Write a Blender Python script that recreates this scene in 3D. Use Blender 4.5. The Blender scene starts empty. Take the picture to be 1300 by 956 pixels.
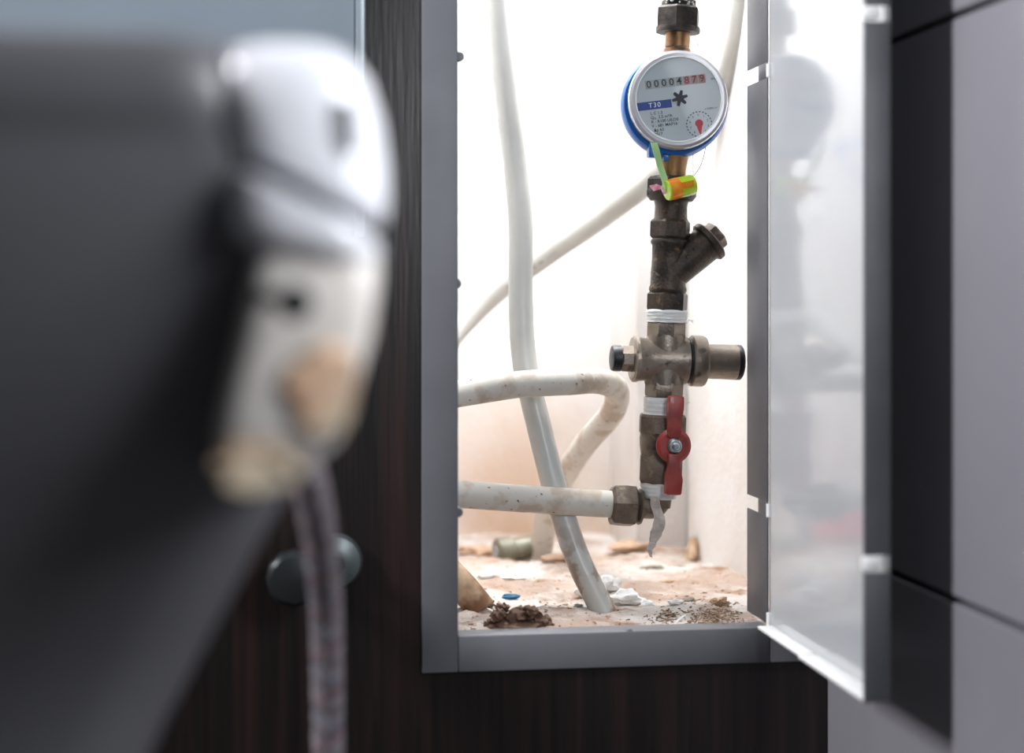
import bpy, bmesh, math, random
from mathutils import Vector, Matrix, noise as mn
R = math.radians
random.seed(7)
sc = bpy.context.scene
col = sc.collection

# ------------------------------------------------------------------ camera
F = 2200.0                       # focal length in pixels of a 1300 px wide frame
PSI = math.atan(320.0 / F)       # camera turned to the right of the wall normal
CAM = Vector((0, -1.158, 0))
cd = bpy.data.cameras.new('camera')
cd.sensor_width = 36.0
cd.lens = F / 1300 * 36
cd.shift_y = -101 / 1300
cd.clip_start = 0.01
cd.dof.use_dof = True
cd.dof.focus_distance = 1.275
cd.dof.aperture_fstop = cd.lens / 1000 / 0.019
cam = bpy.data.objects.new('camera', cd)
col.objects.link(cam)
cam.location = CAM
cam.rotation_euler = (R(90), 0, -PSI)
sc.camera = cam

# ------------------------------------------------------------------ world, lights, exposure
w = bpy.data.worlds.new('world'); sc.world = w; w.use_nodes = True
bg = w.node_tree.nodes['Background']
bg.inputs[0].default_value = (0.78, 0.88, 1.0, 1)
bg.inputs[1].default_value = 0.06

def area(name, loc, target, sx, sy, power, color):
    l = bpy.data.lights.new(name, 'AREA'); l.shape = 'RECTANGLE'
    l.size = sx; l.size_y = sy; l.energy = power; l.color = color
    o = bpy.data.objects.new(name, l); col.objects.link(o)
    o.location = loc
    o.rotation_euler = (Vector(target) - Vector(loc)).to_track_quat('-Z', 'Y').to_euler()
    return o
area('shaft_lamp', (0.26, 0.24, 0.62), (0.26, 0.30, 0), 0.22, 0.22, 7.2, (0.97, 0.985, 1.0))
area('shaft_lamp', (0.16, 0.05, 0.56), (0.26, 0.12, -0.1), 0.08, 0.05, 0.9, (0.97, 0.985, 1.0))  # extra fill added to brighten the front of the recess floor
area('room_lamp', (-1.25, -0.46, 0.70), (0.38, -0.25, 0.10), 0.10, 0.40, 33, (0.96, 0.95, 1.0))
area('side_fill', (0.365, -0.76, 0.20), (0.0, -0.58, 0.0), 0.30, 0.25, 4.8, (0.92, 0.95, 1.0))  # added fill without a window, brightens the cistern's right end
area('top_fill', (0.02, -0.24, 0.56), (0.0, 0.0, 0.1), 0.4, 0.15, 1.0, (0.80, 0.90, 1.0))  # added overhead fill, hung low by the wall for a steep falloff
sc.view_settings.view_transform = 'Standard'
sc.view_settings.look = 'None'
sc.view_settings.gamma = 1
sc.view_settings.exposure = 0.0
sc.view_settings.use_curve_mapping = False

# ------------------------------------------------------------------ helpers
def P(px, py, Y):
    """world point on the plane y = Y seen at photo pixel (px, py)"""
    u = (px - 650) / F; v = (377 - py) / F
    s, c = math.sin(PSI), math.cos(PSI)
    t = (Y - CAM.y) / (c - u * s)
    return Vector((t * (s + u * c), Y, t * v))

def lin(h):
    r, g, b = (int(h[i:i + 2], 16) / 255 for i in (0, 2, 4))
    f = lambda x: x / 12.92 if x <= 0.04045 else ((x + 0.055) / 1.055) ** 2.4
    return (f(r), f(g), f(b), 1)

def mat(name, c1, rough=0.5, metal=0.0, c2=None, scale=30, lo=0.4, hi=0.65, bump=0.0, bscale=None, coat=0.0,
        stretch=None, c3=None, s3=8, lo3=0.5, hi3=0.7, trans=0.0, emis=None, ior=None, zfade=None):
    m = bpy.data.materials.new(name); m.use_nodes = True
    nt = m.node_tree; N = nt.nodes; L = nt.links
    b = N['Principled BSDF']
    b.inputs['Roughness'].default_value = rough
    b.inputs['Metallic'].default_value = metal
    b.inputs['Coat Weight'].default_value = coat
    b.inputs['Coat Roughness'].default_value = 0.05
    b.inputs['Transmission Weight'].default_value = trans
    if ior: b.inputs['IOR'].default_value = ior
    b.inputs['Base Color'].default_value = lin(c1)
    tc = N.new('ShaderNodeTexCoord'); mp = N.new('ShaderNodeMapping')
    L.new(tc.outputs['Object'], mp.inputs[0])
    if stretch: mp.inputs['Scale'].default_value = stretch
    def noisef(s, lo, hi, det=6):
        n = N.new('ShaderNodeTexNoise'); n.inputs['Scale'].default_value = s; n.inputs['Detail'].default_value = det
        L.new(mp.outputs[0], n.inputs['Vector'])
        r = N.new('ShaderNodeMapRange'); r.inputs[1].default_value = lo; r.inputs[2].default_value = hi
        L.new(n.outputs[0], r.inputs[0])
        return n, r
    last = None
    if c2:
        n, r = noisef(scale, lo, hi)
        mx = N.new('ShaderNodeMix'); mx.data_type = 'RGBA'
        mx.inputs[6].default_value = lin(c1); mx.inputs[7].default_value = lin(c2)
        L.new(r.outputs[0], mx.inputs[0]); last = mx.outputs[2]
    if c3:
        n, r = noisef(s3, lo3, hi3)
        fac = r.outputs[0]
        if zfade:       # dirt that climbs from the thing's foot
            sep = N.new('ShaderNodeSeparateXYZ'); L.new(tc.outputs['Object'], sep.inputs[0])
            zr = N.new('ShaderNodeMapRange'); zr.inputs[1].default_value = zfade[1]; zr.inputs[2].default_value = zfade[0]
            zr.inputs[3].default_value = 0; zr.inputs[4].default_value = 1
            L.new(sep.outputs[2], zr.inputs[0])
            ml = N.new('ShaderNodeMath'); ml.operation = 'MULTIPLY'
            L.new(fac, ml.inputs[0]); L.new(zr.outputs[0], ml.inputs[1]); fac = ml.outputs[0]
        mx = N.new('ShaderNodeMix'); mx.data_type = 'RGBA'
        if last: L.new(last, mx.inputs[6])
        else: mx.inputs[6].default_value = lin(c1)
        mx.inputs[7].default_value = lin(c3)
        L.new(fac, mx.inputs[0]); last = mx.outputs[2]
    if last: L.new(last, b.inputs['Base Color'])
    if bump:
        n = N.new('ShaderNodeTexNoise'); n.inputs['Scale'].default_value = bscale or scale * 4; n.inputs['Detail'].default_value = 5
        L.new(mp.outputs[0], n.inputs['Vector'])
        bp = N.new('ShaderNodeBump'); bp.inputs['Strength'].default_value = bump; bp.inputs['Distance'].default_value = 0.002
        L.new(n.outputs[0], bp.inputs['Height']); L.new(bp.outputs[0], b.inputs['Normal'])
    return m

def link(name, me, m, parent=None, loc=None, rot=None, smooth=True, ang=35):
    o = bpy.data.objects.new(name, me); col.objects.link(o)
    if m is not None and not me.materials: me.materials.append(m)
    if smooth:
        for p in me.polygons: p.use_smooth = True
        me.set_sharp_from_angle(angle=R(ang))
    if parent is not None: o.parent = parent
    if loc is not None: o.location = loc
    if rot is not None: o.rotation_euler = rot
    return o

def obj(name, bm, m, parent=None, loc=None, rot=None, smooth=True, ang=35, ground=False):
    """link a bmesh as ONE mesh object; ground=True moves its origin to the bottom centre"""
    if ground:
        xs = [v.co for v in bm.verts]
        c = Vector(((min(v.x for v in xs) + max(v.x for v in xs)) / 2, (min(v.y for v in xs) + max(v.y for v in xs)) / 2, min(v.z for v in xs)))
        bmesh.ops.translate(bm, verts=bm.verts, vec=-c); loc = c
    bmesh.ops.recalc_face_normals(bm, faces=bm.faces)
    me = bpy.data.meshes.new(name); bm.to_mesh(me); bm.free()
    return link(name, me, m, parent, loc, rot, smooth, ang)

def empty(name, loc, rot=(0, 0, 0)):
    o = bpy.data.objects.new(name, None); col.objects.link(o)
    o.empty_display_size = 0.02
    o.location = loc; o.rotation_euler = rot
    return o

def tag(o, label=None, cat=None, group=None, kind=None):
    if label: o['label'] = label
    if cat: o['category'] = cat
    if group: o['group'] = group
    if kind: o['kind'] = kind
    return o

def box(bm, a, b, bev=0.0, seg=2):
    a = Vector(a); b = Vector(b)
    t = bmesh.new()
    bmesh.ops.create_cube(t, size=1)
    for v in t.verts:
        v.co = Vector(((a.x + b.x) / 2 + v.co.x * (b.x - a.x), (a.y + b.y) / 2 + v.co.y * (b.y - a.y), (a.z + b.z) / 2 + v.co.z * (b.z - a.z)))
    if bev: bmesh.ops.bevel(t, geom=t.edges[:], offset=bev, segments=seg, affect='EDGES', profile=0.5)
    merge(bm, t); return bm

def merge(bm, t, mtx=None):
    if mtx is not None: bmesh.ops.transform(t, matrix=mtx, verts=t.verts)
    me = bpy.data.meshes.new('tmp'); t.to_mesh(me); t.free()
    bm.from_mesh(me); bpy.data.meshes.remove(me)

def axis_matrix(origin, direction):
    q = Vector(direction).to_track_quat('Z', 'Y')
    return Matrix.Translation(Vector(origin)) @ q.to_matrix().to_4x4()

def lathe(bm, prof, seg=32, mtx=None, phase=0.0, cap=True):
    """prof: list of (r, z); seg=6 gives a hexagon"""
    t = bmesh.new(); rings = []
    for r, z in prof:
        rings.append([t.verts.new((r * math.cos(phase + 2 * math.pi * i / seg), r * math.sin(phase + 2 * math.pi * i / seg), z)) for i in range(seg)])
    for a, b in zip(rings, rings[1:]):
        for i in range(seg):
            t.faces.new((a[i], a[(i + 1) % seg], b[(i + 1) % seg], b[i]))
    if cap:
        t.faces.new(rings[0][::-1]); t.faces.new(rings[-1])
    merge(bm, t, mtx); return bm

def spline(pts, n=10):
    pts = [Vector(p) for p in pts]
    P_ = [pts[0] * 2 - pts[1]] + pts + [pts[-1] * 2 - pts[-2]]
    out = []
    for i in range(1, len(P_) - 2):
        p0, p1, p2, p3 = P_[i - 1:i + 3]
        for k in range(n):
            t = k / n
            out.append(0.5 * ((2 * p1) + (p2 - p0) * t + (2 * p0 - 5 * p1 + 4 * p2 - p3) * t * t + (3 * p1 - p0 - 3 * p2 + p3) * t ** 3))
    out.append(pts[-1]); return out

def tube(bm, pts, r, seg=16, n=10, smooth_path=True, flat=None, rad=None):
    path = spline(pts, n) if smooth_path else [Vector(p) for p in pts]
    up = Vector((0.13, 0.9, 0.21)).normalized(); rings = []; prev = None
    for i, p in enumerate(path):
        d = (path[min(i + 1, len(path) - 1)] - path[max(i - 1, 0)]).normalized()
        if prev is None: a = d.cross(up).normalized()
        else: a = (prev - d * prev.dot(d)).normalized()
        prev = a; b = d.cross(a)
        rr = rad(i / (len(path) - 1)) if rad else r
        rings.append([bm.verts.new(p + a * rr * math.cos(2 * math.pi * k / seg) + b * rr * (flat or 1) * math.sin(2 * math.pi * k / seg)) for k in range(seg)])
    for a, b in zip(rings, rings[1:]):
        for k in range(seg): bm.faces.new((a[k], a[(k + 1) % seg], b[(k + 1) % seg], b[k]))
    bm.faces.new(rings[0][::-1]); bm.faces.new(rings[-1])
    return bm

def blob(bm, c, r, sub=2, amp=0.3, freq=2.0, sq=(1, 1, 1), seed=0):
    t = bmesh.new(); bmesh.ops.create_icosphere(t, subdivisions=sub, radius=1)
    for v in t.verts:
        n = mn.noise(v.co * freq + Vector((seed * 7.3, seed * 3.1, seed)))
        v.co = v.co * (1 + amp * n)
        v.co = Vector((v.co.x * sq[0], v.co.y * sq[1], v.co.z * sq[2])) * r + Vector(c)
    merge(bm, t); return bm

def prism(bm, poly, y0, y1, bev=0.0, seg=3):
    """closed outline [(x,z)] pushed from y0 to y1 with rounded rims"""
    t = bmesh.new()
    a = [t.verts.new((x, y0, z)) for x, z in poly]; b = [t.verts.new((x, y1, z)) for x, z in poly]
    n = len(poly)
    fa = t.faces.new(a); fb = t.faces.new(b[::-1])
    for i in range(n): t.faces.new((a[i], b[i], b[(i + 1) % n], a[(i + 1) % n]))
    if bev:
        bmesh.ops.bevel(t, geom=list(fa.edges) + list(fb.edges), offset=bev, segments=seg, affect='EDGES', profile=0.5)
    merge(bm, t); return bm

def rounded(poly, rad, n=5):
    """round the corners of a polygon"""
    out = []
    m = len(poly)
    for i in range(m):
        p = Vector(poly[i]); a = Vector(poly[i - 1]); b = Vector(poly[(i + 1) % m])
        ra = min(rad, (a - p).length * 0.45, (b - p).length * 0.45)
        s = p + (a - p).normalized() * ra; e = p + (b - p).normalized() * ra
        for k in range(n + 1):
            t = k / n
            q = s * (1 - t) ** 2 + p * 2 * t * (1 - t) + e * t * t
            out.append((q.x, q.y))
    return out

_font = None
def text(name, s, size, m, parent, loc, rot, thick=0.00005, align='LEFT', bold=0.0, spacing=1.0):
    cu = bpy.data.curves.new(name, 'FONT'); cu.body = s; cu.size = size; cu.extrude = thick
    cu.align_x = align; cu.align_y = 'CENTER'; cu.offset = bold; cu.space_character = spacing; cu.resolution_u = 3
    o = bpy.data.objects.new(name, cu); col.objects.link(o)
    dg = bpy.context.evaluated_depsgraph_get(); dg.update()
    me = bpy.data.meshes.new_from_object(o.evaluated_get(dg))
    bpy.data.objects.remove(o)
    me.materials.clear()
    return link(name, me, m, parent, loc, rot, smooth=False)

# ------------------------------------------------------------------ materials
M = {}
M['plaster'] = mat('plaster', 'eeeeee', 0.9, c2='e9e6e3', scale=9, c3='c9a27a', s3=5, lo3=0.36, hi3=0.62, bump=0.25, bscale=120, zfade=(-0.02, 0.20))
M['plaster_side'] = mat('plaster_side', 'efeeed', 0.9, c2='eae7e4', scale=12, c3='d6bda6', s3=9, lo3=0.55, hi3=0.75, bump=0.3, bscale=140, zfade=(0.0, 0.12))
M['mortar'] = mat('mortar', 'b39e90', 0.95, c2='cfc8c2', scale=16, lo=0.42, hi=0.6, c3='9a7c68', s3=34, lo3=0.54, hi3=0.72, bump=0.8, bscale=320)
M['wood'] = mat('dark_wood', '1a1311', 0.36, c2='0d0908', scale=30, lo=0.35, hi=0.65, c3='2e1c18', s3=12, lo3=0.5, hi3=0.75, stretch=(5, 5, 0.25), bump=0.15, bscale=60, coat=0.1)
M['tile'] = mat('grey_tile', '8e8c91', 0.28, c2='858389', scale=6, c3='98969b', s3=3, coat=0.25)
M['tile_blue'] = mat('blue_grey_tile', '848e96', 0.3, c2='7c868e', scale=6, coat=0.2)
M['grout'] = mat('grout', '55535a', 0.9, c2='46444a', scale=60)
M['floor'] = mat('floor_tile', '3a3636', 0.5, c2='2c2929', scale=12)
M['frame'] = mat('grey_plastic', '6c6d71', 0.5, c2='66676b', scale=20, bump=0.05)
M['door'] = mat('door_plastic', 'aeb1b3', 0.12, c2='a7aaac', scale=7, lo=0.3, hi=0.8, coat=0.15)
M['jamb'] = mat('jamb_plastic', '4a4a4d', 0.5, c2='434346', scale=30)
M['edge'] = mat('dark_edge', '515256', 0.5, c2='494a4e', scale=30)
M['door_rim'] = mat('door_rim', '6e6f72', 0.45, c2='656669', scale=40)
M['white_plastic'] = mat('white_plastic', 'e8e8e6', 0.4)
M['pipe'] = mat('cream_pipe', 'c8c9c5', 0.38, c2='bebeb8', scale=22, c3='8a6a50', s3=60, lo3=0.46, hi3=0.54, coat=0.15, zfade=(0.02, 0.09))
M['pipe_dusty'] = mat('dusty_pipe', 'd2cdc4', 0.6, c2='bdae9e', scale=60, lo=0.5, hi=0.62, c3='6e5540', s3=220, lo3=0.64, hi3=0.72, bump=0.1)
M['pipe_back'] = mat('printed_pipe', 'c8c8c2', 0.45, c2='b4b2aa', scale=18)
M['pipe_dirty'] = mat('dirty_pipe', 'c4a98b', 0.8, c2='7d5b42', scale=40, lo=0.42, hi=0.6, bump=0.3)
M['bronze'] = mat('dark_bronze', '54483f', 0.42, 0.55, c2='33302e', scale=70, lo=0.38, hi=0.62, c3='7c6248', s3=150, lo3=0.6, hi3=0.72, bump=0.35, bscale=500)
M['bronze_nut'] = mat('dark_nut', '4c4540', 0.5, 0.5, c2='2f2c2a', scale=90, lo=0.38, hi=0.62, c3='9a8f84', s3=60, lo3=0.62, hi3=0.75, bump=0.3, bscale=500)
M['brass'] = mat('aged_brass', 'a07a55', 0.4, 0.7, c2='6e523a', scale=80, bump=0.15, bscale=400)
M['nickel'] = mat('nickel_brass', 'a0958a', 0.36, 0.7, c2='807468', scale=60, lo=0.38, hi=0.66, c3='5b4c40', s3=160, lo3=0.6, hi3=0.74, bump=0.18, bscale=500)
M['nickel_dark'] = mat('nickel_cast', '7d7166', 0.48, 0.6, c2='5e534a', scale=70, lo=0.38, hi=0.66, c3='94826f', s3=150, lo3=0.58, hi3=0.74, bump=0.3, bscale=600)
M['black'] = mat('black_rubber', '17191c', 0.45)
M['ptfe'] = mat('thread_tape', 'f8f8f6', 0.6, c2='efeeec', scale=120, bump=0.3, bscale=420, stretch=(1, 1, 4))
M['ptfe_grey'] = mat('dirty_tape', 'd6ccc5', 0.75, c2='bbb0a8', scale=120, lo=0.4, hi=0.6, bump=0.5, bscale=400)
M['red'] = mat('red_enamel', 'a8403a', 0.4, c2='86302c', scale=80, coat=0.1, c3='a84c44', s3=30)
M['steel'] = mat('zinc_steel', 'b4bcc0', 0.28, 0.9, c2='8d989c', scale=120)
M['blue'] = mat('blue_plastic', '0f63b8', 0.35, coat=0.2)
M['blue_print'] = mat('blue_print', '1e3f8c', 0.5)
M['dial'] = mat('dial_plate', 'b9c3c8', 0.5, coat=0.2)
M['cap'] = mat('clear_grey_cap', 'b4b2ba', 0.2, c2='a9a8b2', scale=20, coat=0.6)
M['glint'] = mat('glint_ring', 'f4f4f6', 0.2, coat=0.4)
M['ink'] = mat('dark_ink', '3a3d46', 0.6)
M['red_ink'] = mat('red_ink', 'a8474a', 0.6)
M['pointer'] = mat('red_pointer', 'd21f36', 0.4)
M['window'] = mat('counter_window', '9aa3a3', 0.5)
M['red_window'] = mat('counter_window_red', 'b99c9a', 0.5)
M['white_ink'] = mat('white_ink', 'e4e8f0', 0.5)
M['green_strap'] = mat('pale_green_strap', 'b9e8a0', 0.4)
M['lime'] = mat('lime_plastic', 'c8f01e', 0.3, coat=0.3, trans=0.15)
M['orange'] = mat('orange_plastic', 'f5851a', 0.35, c2='e8a81e', scale=220, coat=0.2)
M['pink'] = mat('pink_plastic', 'ee6a90', 0.4, c2='fbd9e2', scale=260)
M['wire'] = mat('seal_wire', '55504c', 0.4, 0.7)
M['soil'] = mat('brown_soil', '7d6352', 0.95, c2='5d483b', scale=90, bump=0.8, bscale=500)
M['straw'] = mat('straw_chips', '8f7760', 0.9, c2='5d4a3b', scale=120, c3='c4ae93', s3=200)
M['stone_tan'] = mat('tan_stone', 'c4a68c', 0.9, c2='ab8b70', scale=80, bump=0.5)
M['stone_grey'] = mat('grey_stone', '9d9384', 0.9, c2='80776a', scale=80, bump=0.5)
M['stone_pink'] = mat('pink_stone', 'cdb09a', 0.9, c2='b59176', scale=60, bump=0.5)
M['foam'] = mat('white_foam', 'f2f2f0', 0.85, c2='e2e1dd', scale=60, bump=0.6)
M['blue_bit'] = mat('blue_bit', '2f6f95', 0.5)
M['galv'] = mat('old_fitting', '8b8a7b', 0.5, 0.3, c2='6b6350', scale=40)
M['red_cap'] = mat('red_cap', 'e01c38', 0.4)
M['ceramic_shade'] = mat('shaded_ceramic', '626265', 0.4, c2='5c5c5f', scale=5, coat=0.15)  # white ceramic with the tank's shade put into a grey base colour
M['ceramic'] = mat('white_ceramic', 'e9eaee', 0.22, coat=0.5)
M['ivory'] = mat('ivory_ceramic', 'd9d2c9', 0.3, c2='d9d4cf', scale=12, coat=0.4)
M['cream'] = mat('cream_plastic', 'd9c9ae', 0.45, c2='d6a98a', scale=20, lo=0.45, hi=0.6)
M['chrome'] = mat('dull_chrome', '6a7272', 0.4, 0.6)
M['dark_chrome'] = mat('dark_chrome', '3e4242', 0.3, 0.7)
M['braid'] = mat('steel_braid', '8a8386', 0.6, 0.1, c2='5c575a', scale=300)
M['fleck_red'] = mat('fleck_red', '8a2f38', 0.5)
M['fleck_blue'] = mat('fleck_blue', '2c4a86', 0.5)

# ------------------------------------------------------------------ large structure
OL = P(581, 600, 0).x; OR_ = P(976, 600, 0).x      # opening
CUT = OR_ + 0.022
OB = P(760, 801, 0).z; OT = 0.285
xd = P(976, 400, 0).x                               # plane of the open door's inner face
xw = xd + 0.042                                     # tiled side wall
XL = -1.5; ZB = -0.52; ZT = 1.45
FW = 0.0245
xe = P(463, 300, 0).x                               # where tiling ends and the wood begins
WY = 0.012
ZE = P(400, 300, 0).z                               # lower end of the wall tiles

bm = bmesh.new()
for a, b in (((XL, WY, ZB), (OL, WY + 0.05, ZT)), ((OR_ + 0.05, WY, ZB), (xw + 0.05, WY + 0.05, ZT)),
             ((OL, WY, ZB), (OR_ + 0.05, WY + 0.05, OB - 0.02)), ((OL, WY, OT), (OR_ + 0.05, WY + 0.05, ZT))):
    box(bm, a, b)
wall = tag(obj('wall_back', bm, M['grout'], smooth=False), 'wall with the inspection opening, dark wood and tile clad', kind='structure')
bm = bmesh.new()
for a, b in (((xe, 0.0, ZB), (OL, WY, ZT)), ((CUT, 0.0, ZB), (xw, WY, ZT)),
             ((OL, 0.0, ZB), (CUT, WY, OB - 0.02)), ((OL, 0.0, OT), (CUT, WY, ZT)), ((XL, 0.0, ZB), (xe, WY, ZE))):
    box(bm, a, b)
obj('wood_panel', bm, M['wood'], wall, smooth=False)
# tiles left of the wood panel
tz0 = -0.40; th = 0.30; tl = 0.60
for i in range(2):
    for k in range(6):
        z0 = ZE + 0.003 + k * (th + 0.003)
        z1 = min(z0 + th, ZT)
        if z1 - z0 < 0.02: continue
        x1 = xe - 0.006 - i * (tl + 0.003)
        obj('tile', box(bmesh.new(), (max(x1 - tl, XL), 0.0, max(z0, ZB)), (x1, WY, z1), 0.0012, 1), M['tile_blue'], wall)
tag(obj('trim_1', box(bmesh.new(), (xe - 0.006, -0.004, ZE), (xe, WY, ZT), 0.001), mat('trim_metal', 'aab4ba', 0.35, 0.4)), kind='structure')

wr = tag(obj('wall_right', box(bmesh.new(), (xw + 0.008, -2.2, ZB), (xw + 0.06, WY, ZT)), M['grout'], smooth=False), kind='structure')
def zwall(px, py):
    u = (px - 650) / F
    t = xw / (math.sin(PSI) + u * math.cos(PSI))
    return t * (377 - py) / F
zu = zwall(1200, 24); zl = zwall(1200, 757)
H = zu - zl
for k in range(-1, 5):
    z0 = zl + k * H + 0.0018; z1 = min(zl + (k + 1) * H - 0.0018, ZT)
    z0 = max(z0, ZB)
    if z1 - z0 < 0.02: continue
    for j in range(4):
        y1 = 0.0 - j * 0.60; y0 = max(y1 - 0.597, -2.2)
        obj('tile', box(bmesh.new(), (xw, y0, z0), (xw + 0.008, y1, z1), 0.0012, 1), M['tile'], wr)
tag(obj('floor', box(bmesh.new(), (XL, -2.2, ZB - 0.04), (xw + 0.06, WY + 0.05, ZB)), M['floor'], smooth=False), kind='structure')

# the recess behind the opening
NL = OL - 0.045; NR = P(882, 700, 0.36).x; NB = 0.50; NF = WY + 0.05
ZF = P(760, 803, 0).z - 0.001                      # floor of the recess
NT = 0.70
bm = bmesh.new()
box(bm, (NL - 0.05, NB, ZB), (NR + 0.05, NB + 0.03, NT + 0.03))
bmr = obj('wall_niche_back', bm, M['plaster'], smooth=False); tag(bmr, kind='structure')
tag(obj('wall_niche_left', box(bmesh.new(), (NL - 0.05, NF, ZB), (NL, NB, NT)), M['plaster'], smooth=False), kind='structure')
tag(obj('wall_niche_right', box(bmesh.new(), (NR, NF, ZB), (NR + 0.05, NB, NT)), M['plaster_side'], smooth=False), kind='structure')
tag(obj('ceiling', box(bmesh.new(), (NL - 0.05, NF, NT), (NR + 0.05, NB, NT + 0.03)), M['plaster'], smooth=False), kind='structure')
px0 = P(802, 600, 0.40).x
tag(obj('wall_niche_pier', box(bmesh.new(), (px0, 0.385, ZF - 0.03), (NR, NB, NT), 0.004), M['plaster_side']), kind='structure')
# origins of the plaster walls sit at world 0, so move them down to let the stain start at the floor
for nme in ('wall_niche_back', 'wall_niche_left', 'wall_niche_right', 'wall_niche_pier'):
    o = bpy.data.objects[nme]
    for v in o.data.vertices: v.co.z -= ZF
    o.location.z = ZF

# rough mortar floor of the recess: relief in the geometry
def fz(x, y):
    d = max(0.0, y - 0.03)
    k = min(1.0, d / 0.06)
    p = Vector((x * 12, y * 12, 0))
    z = 0.010 * k * mn.noise(p) + 0.0045 * k * mn.noise(p * 3.1) + 0.0022 * mn.noise(p * 9) + 0.0012 * mn.noise(p * 23)
    return ZF - 0.002 + z * 0.8
bm = bmesh.new(); nx, ny = 170, 200
vs = [[bm.verts.new((NL + (NR - NL) * i / nx, 0.014 + (NB - 0.014) * j / ny, 0)) for i in range(nx + 1)] for j in range(ny + 1)]
for row in vs:
    for v in row: v.co.z = fz(v.co.x, v.co.y)
for j in range(ny):
    for i in range(nx): bm.faces.new((vs[j][i], vs[j][i + 1], vs[j + 1][i + 1], vs[j + 1][i]))
b0 = [bm.verts.new((x, y, ZF - 0.04)) for x, y in ((NL, 0.014), (NR, 0.014), (NR, NB), (NL, NB))]
bm.faces.new(b0)
nf = tag(obj('floor_niche', bm, M['mortar'], ang=80), kind='structure')

# ------------------------------------------------------------------ hatch frame
fr = empty('hatch_frame', ((OL + OR_) / 2, 0, OB - FW))
tag(fr, 'grey plastic frame of the inspection hatch around the bright opening', 'frame')
def fbox(a, b, name, bev=0.0012, m='frame'):
    off = fr.location
    a = Vector(a) - off; b = Vector(b) - off
    return obj(name, box(bmesh.new(), a, b, bev), M[m], fr, ang=25)
fbox((OL - FW, -0.004, OB - FW), (OL, 0.0, OT + FW), 'frame_side')
fbox((OR_, -0.004, OB - FW), (OR_ + FW + 0.002, 0.0, OT + FW), 'frame_side')
fbox((OL, -0.0038, OB - FW), (OR_, 0.0, OB), 'frame_bottom')
fbox((OL, -0.0038, OT), (OR_, 0.0, OT + FW), 'frame_top')
fbox((OL - 0.0015, -0.002, OB - 0.0015), (OL, 0.018, OT), 'inner_lip')
fbox((OL, -0.002, OB - 0.0018), (OR_, 0.018, OB), 'inner_lip')
for px, py in ((583, 72), (579, 360), (581, 650), (798, 804)):
    p = P(px, py, -0.001) - fr.location
    bm = bmesh.new(); lathe(bm, [(0.0036, 0), (0.0036, 0.003), (0.0028, 0.004)], 20, axis_matrix(p, (0, -1, 0)) @ Matrix.Translation((0, 0, -0.002)))
    obj('catch_nub', bm, M['frame'], fr)

# ------------------------------------------------------------------ open hatch door
DL = 0.222; DB = P(960, 796, 0).z; DT = OT + 0.004; LIP = 0.0125
dr = empty('hatch_door', (xd, -0.004, DB))
tag(dr, 'glossy light grey hatch door swung open against the tiled wall, mirroring the meter', 'door')
def dbox(y0, y1, z0, z1, x0, x1, name, m, bev=0.0008):
    return obj(name, box(bmesh.new(), (x0, y0, z0), (x1, y1, z1), bev), M[m], dr, ang=25)
hgt = DT - DB
dbox(-DL + 0.001, 0.0, 0, hgt, 0.0, 0.0025, 'door_panel', 'door', 0.0)
def zdoor(px, py, Y): return P(px, py, Y).z - DB
# hinge side jamb of the frame with notches (the white gaps)
cuts = [zdoor(960, 98, 0), zdoor(960, 78, 0), zdoor(955, 656, 0), zdoor(955, 638, 0)]
segs = [(0.002, cuts[2]), (cuts[3], cuts[0]), (cuts[1], hgt)]
for a, b in segs: fbox((xd - 0.0012, 0.0, DB + a), (xd, 0.050, DB + b), 'hinge_jamb', 0.0004, 'jamb')
for a, b in ((cuts[2], cuts[3]), (cuts[0], cuts[1])): fbox((xd - 0.0012, 0.0, DB + a), (xd, 0.022, DB + b), 'hinge_jamb', 0.0004, 'jamb')
# free side rim with catches
zc = [zdoor(1105, 726, -DL), zdoor(1105, 704, -DL), zdoor(1105, 28, -DL), zdoor(1105, 8, -DL)]
for a, b in ((0.0, zc[0]), (zc[1], zc[2]), (zc[3], hgt)): dbox(-DL, -DL + 0.003, a, b, -LIP, 0.0028, 'edge_rim', 'edge')
for a, b in ((zc[0], zc[1]), (zc[2], zc[3])):
    tag(dbox(-DL - 0.001, -DL + 0.004, a + 0.001, b - 0.001, -LIP - 0.001, -0.003, 'catch', 'white_plastic', 0.0015), 'white plastic snap catch')
dbox(-DL + 0.003, -0.10, 0.0, 0.0025, -LIP, 0.0, 'bottom_rim', 'white_plastic')
dbox(-0.097, -0.004, 0.0, 0.0025, -LIP + 0.002, 0.0, 'bottom_rim', 'white_plastic')
dbox(-DL + 0.003, -0.004, hgt - 0.0025, hgt, -LIP, 0.0, 'top_rim', 'door_rim')
# knuckles tying the door to the frame
for z in (0.004, cuts[2] + 0.003, cuts[0] + 0.003):
    bm = bmesh.new(); lathe(bm, [(0.002, z - 0.003), (0.002, z + 0.006)], 12, Matrix.Translation((-0.0005, 0.0015, 0)))
    tag(obj('hinge_pin', bm, M['white_plastic'], dr), 'white hinge pin')

# ------------------------------------------------------------------ fitting chain: shared axis
YC = 0.11
S = (YC - CAM.y) / (math.cos(PSI) - (850 - 650) / F * math.sin(PSI)) / F    # metres per pixel there
TILT = math.atan(24 / 620)
def ax(py): return 862 - 24 * py / 620
def A(py): return P(ax(py), py, YC)
def chain(name, py):                 # a thing's empty sitting at row py of the axis
    return empty(name, A(py), (0, TILT, 0))
def rp(*pr, base):                   # profile in pixels: (radius, row)
    return [(r * S, (base - y) * S) for r, y in pr]
HP = R(30)

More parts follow.
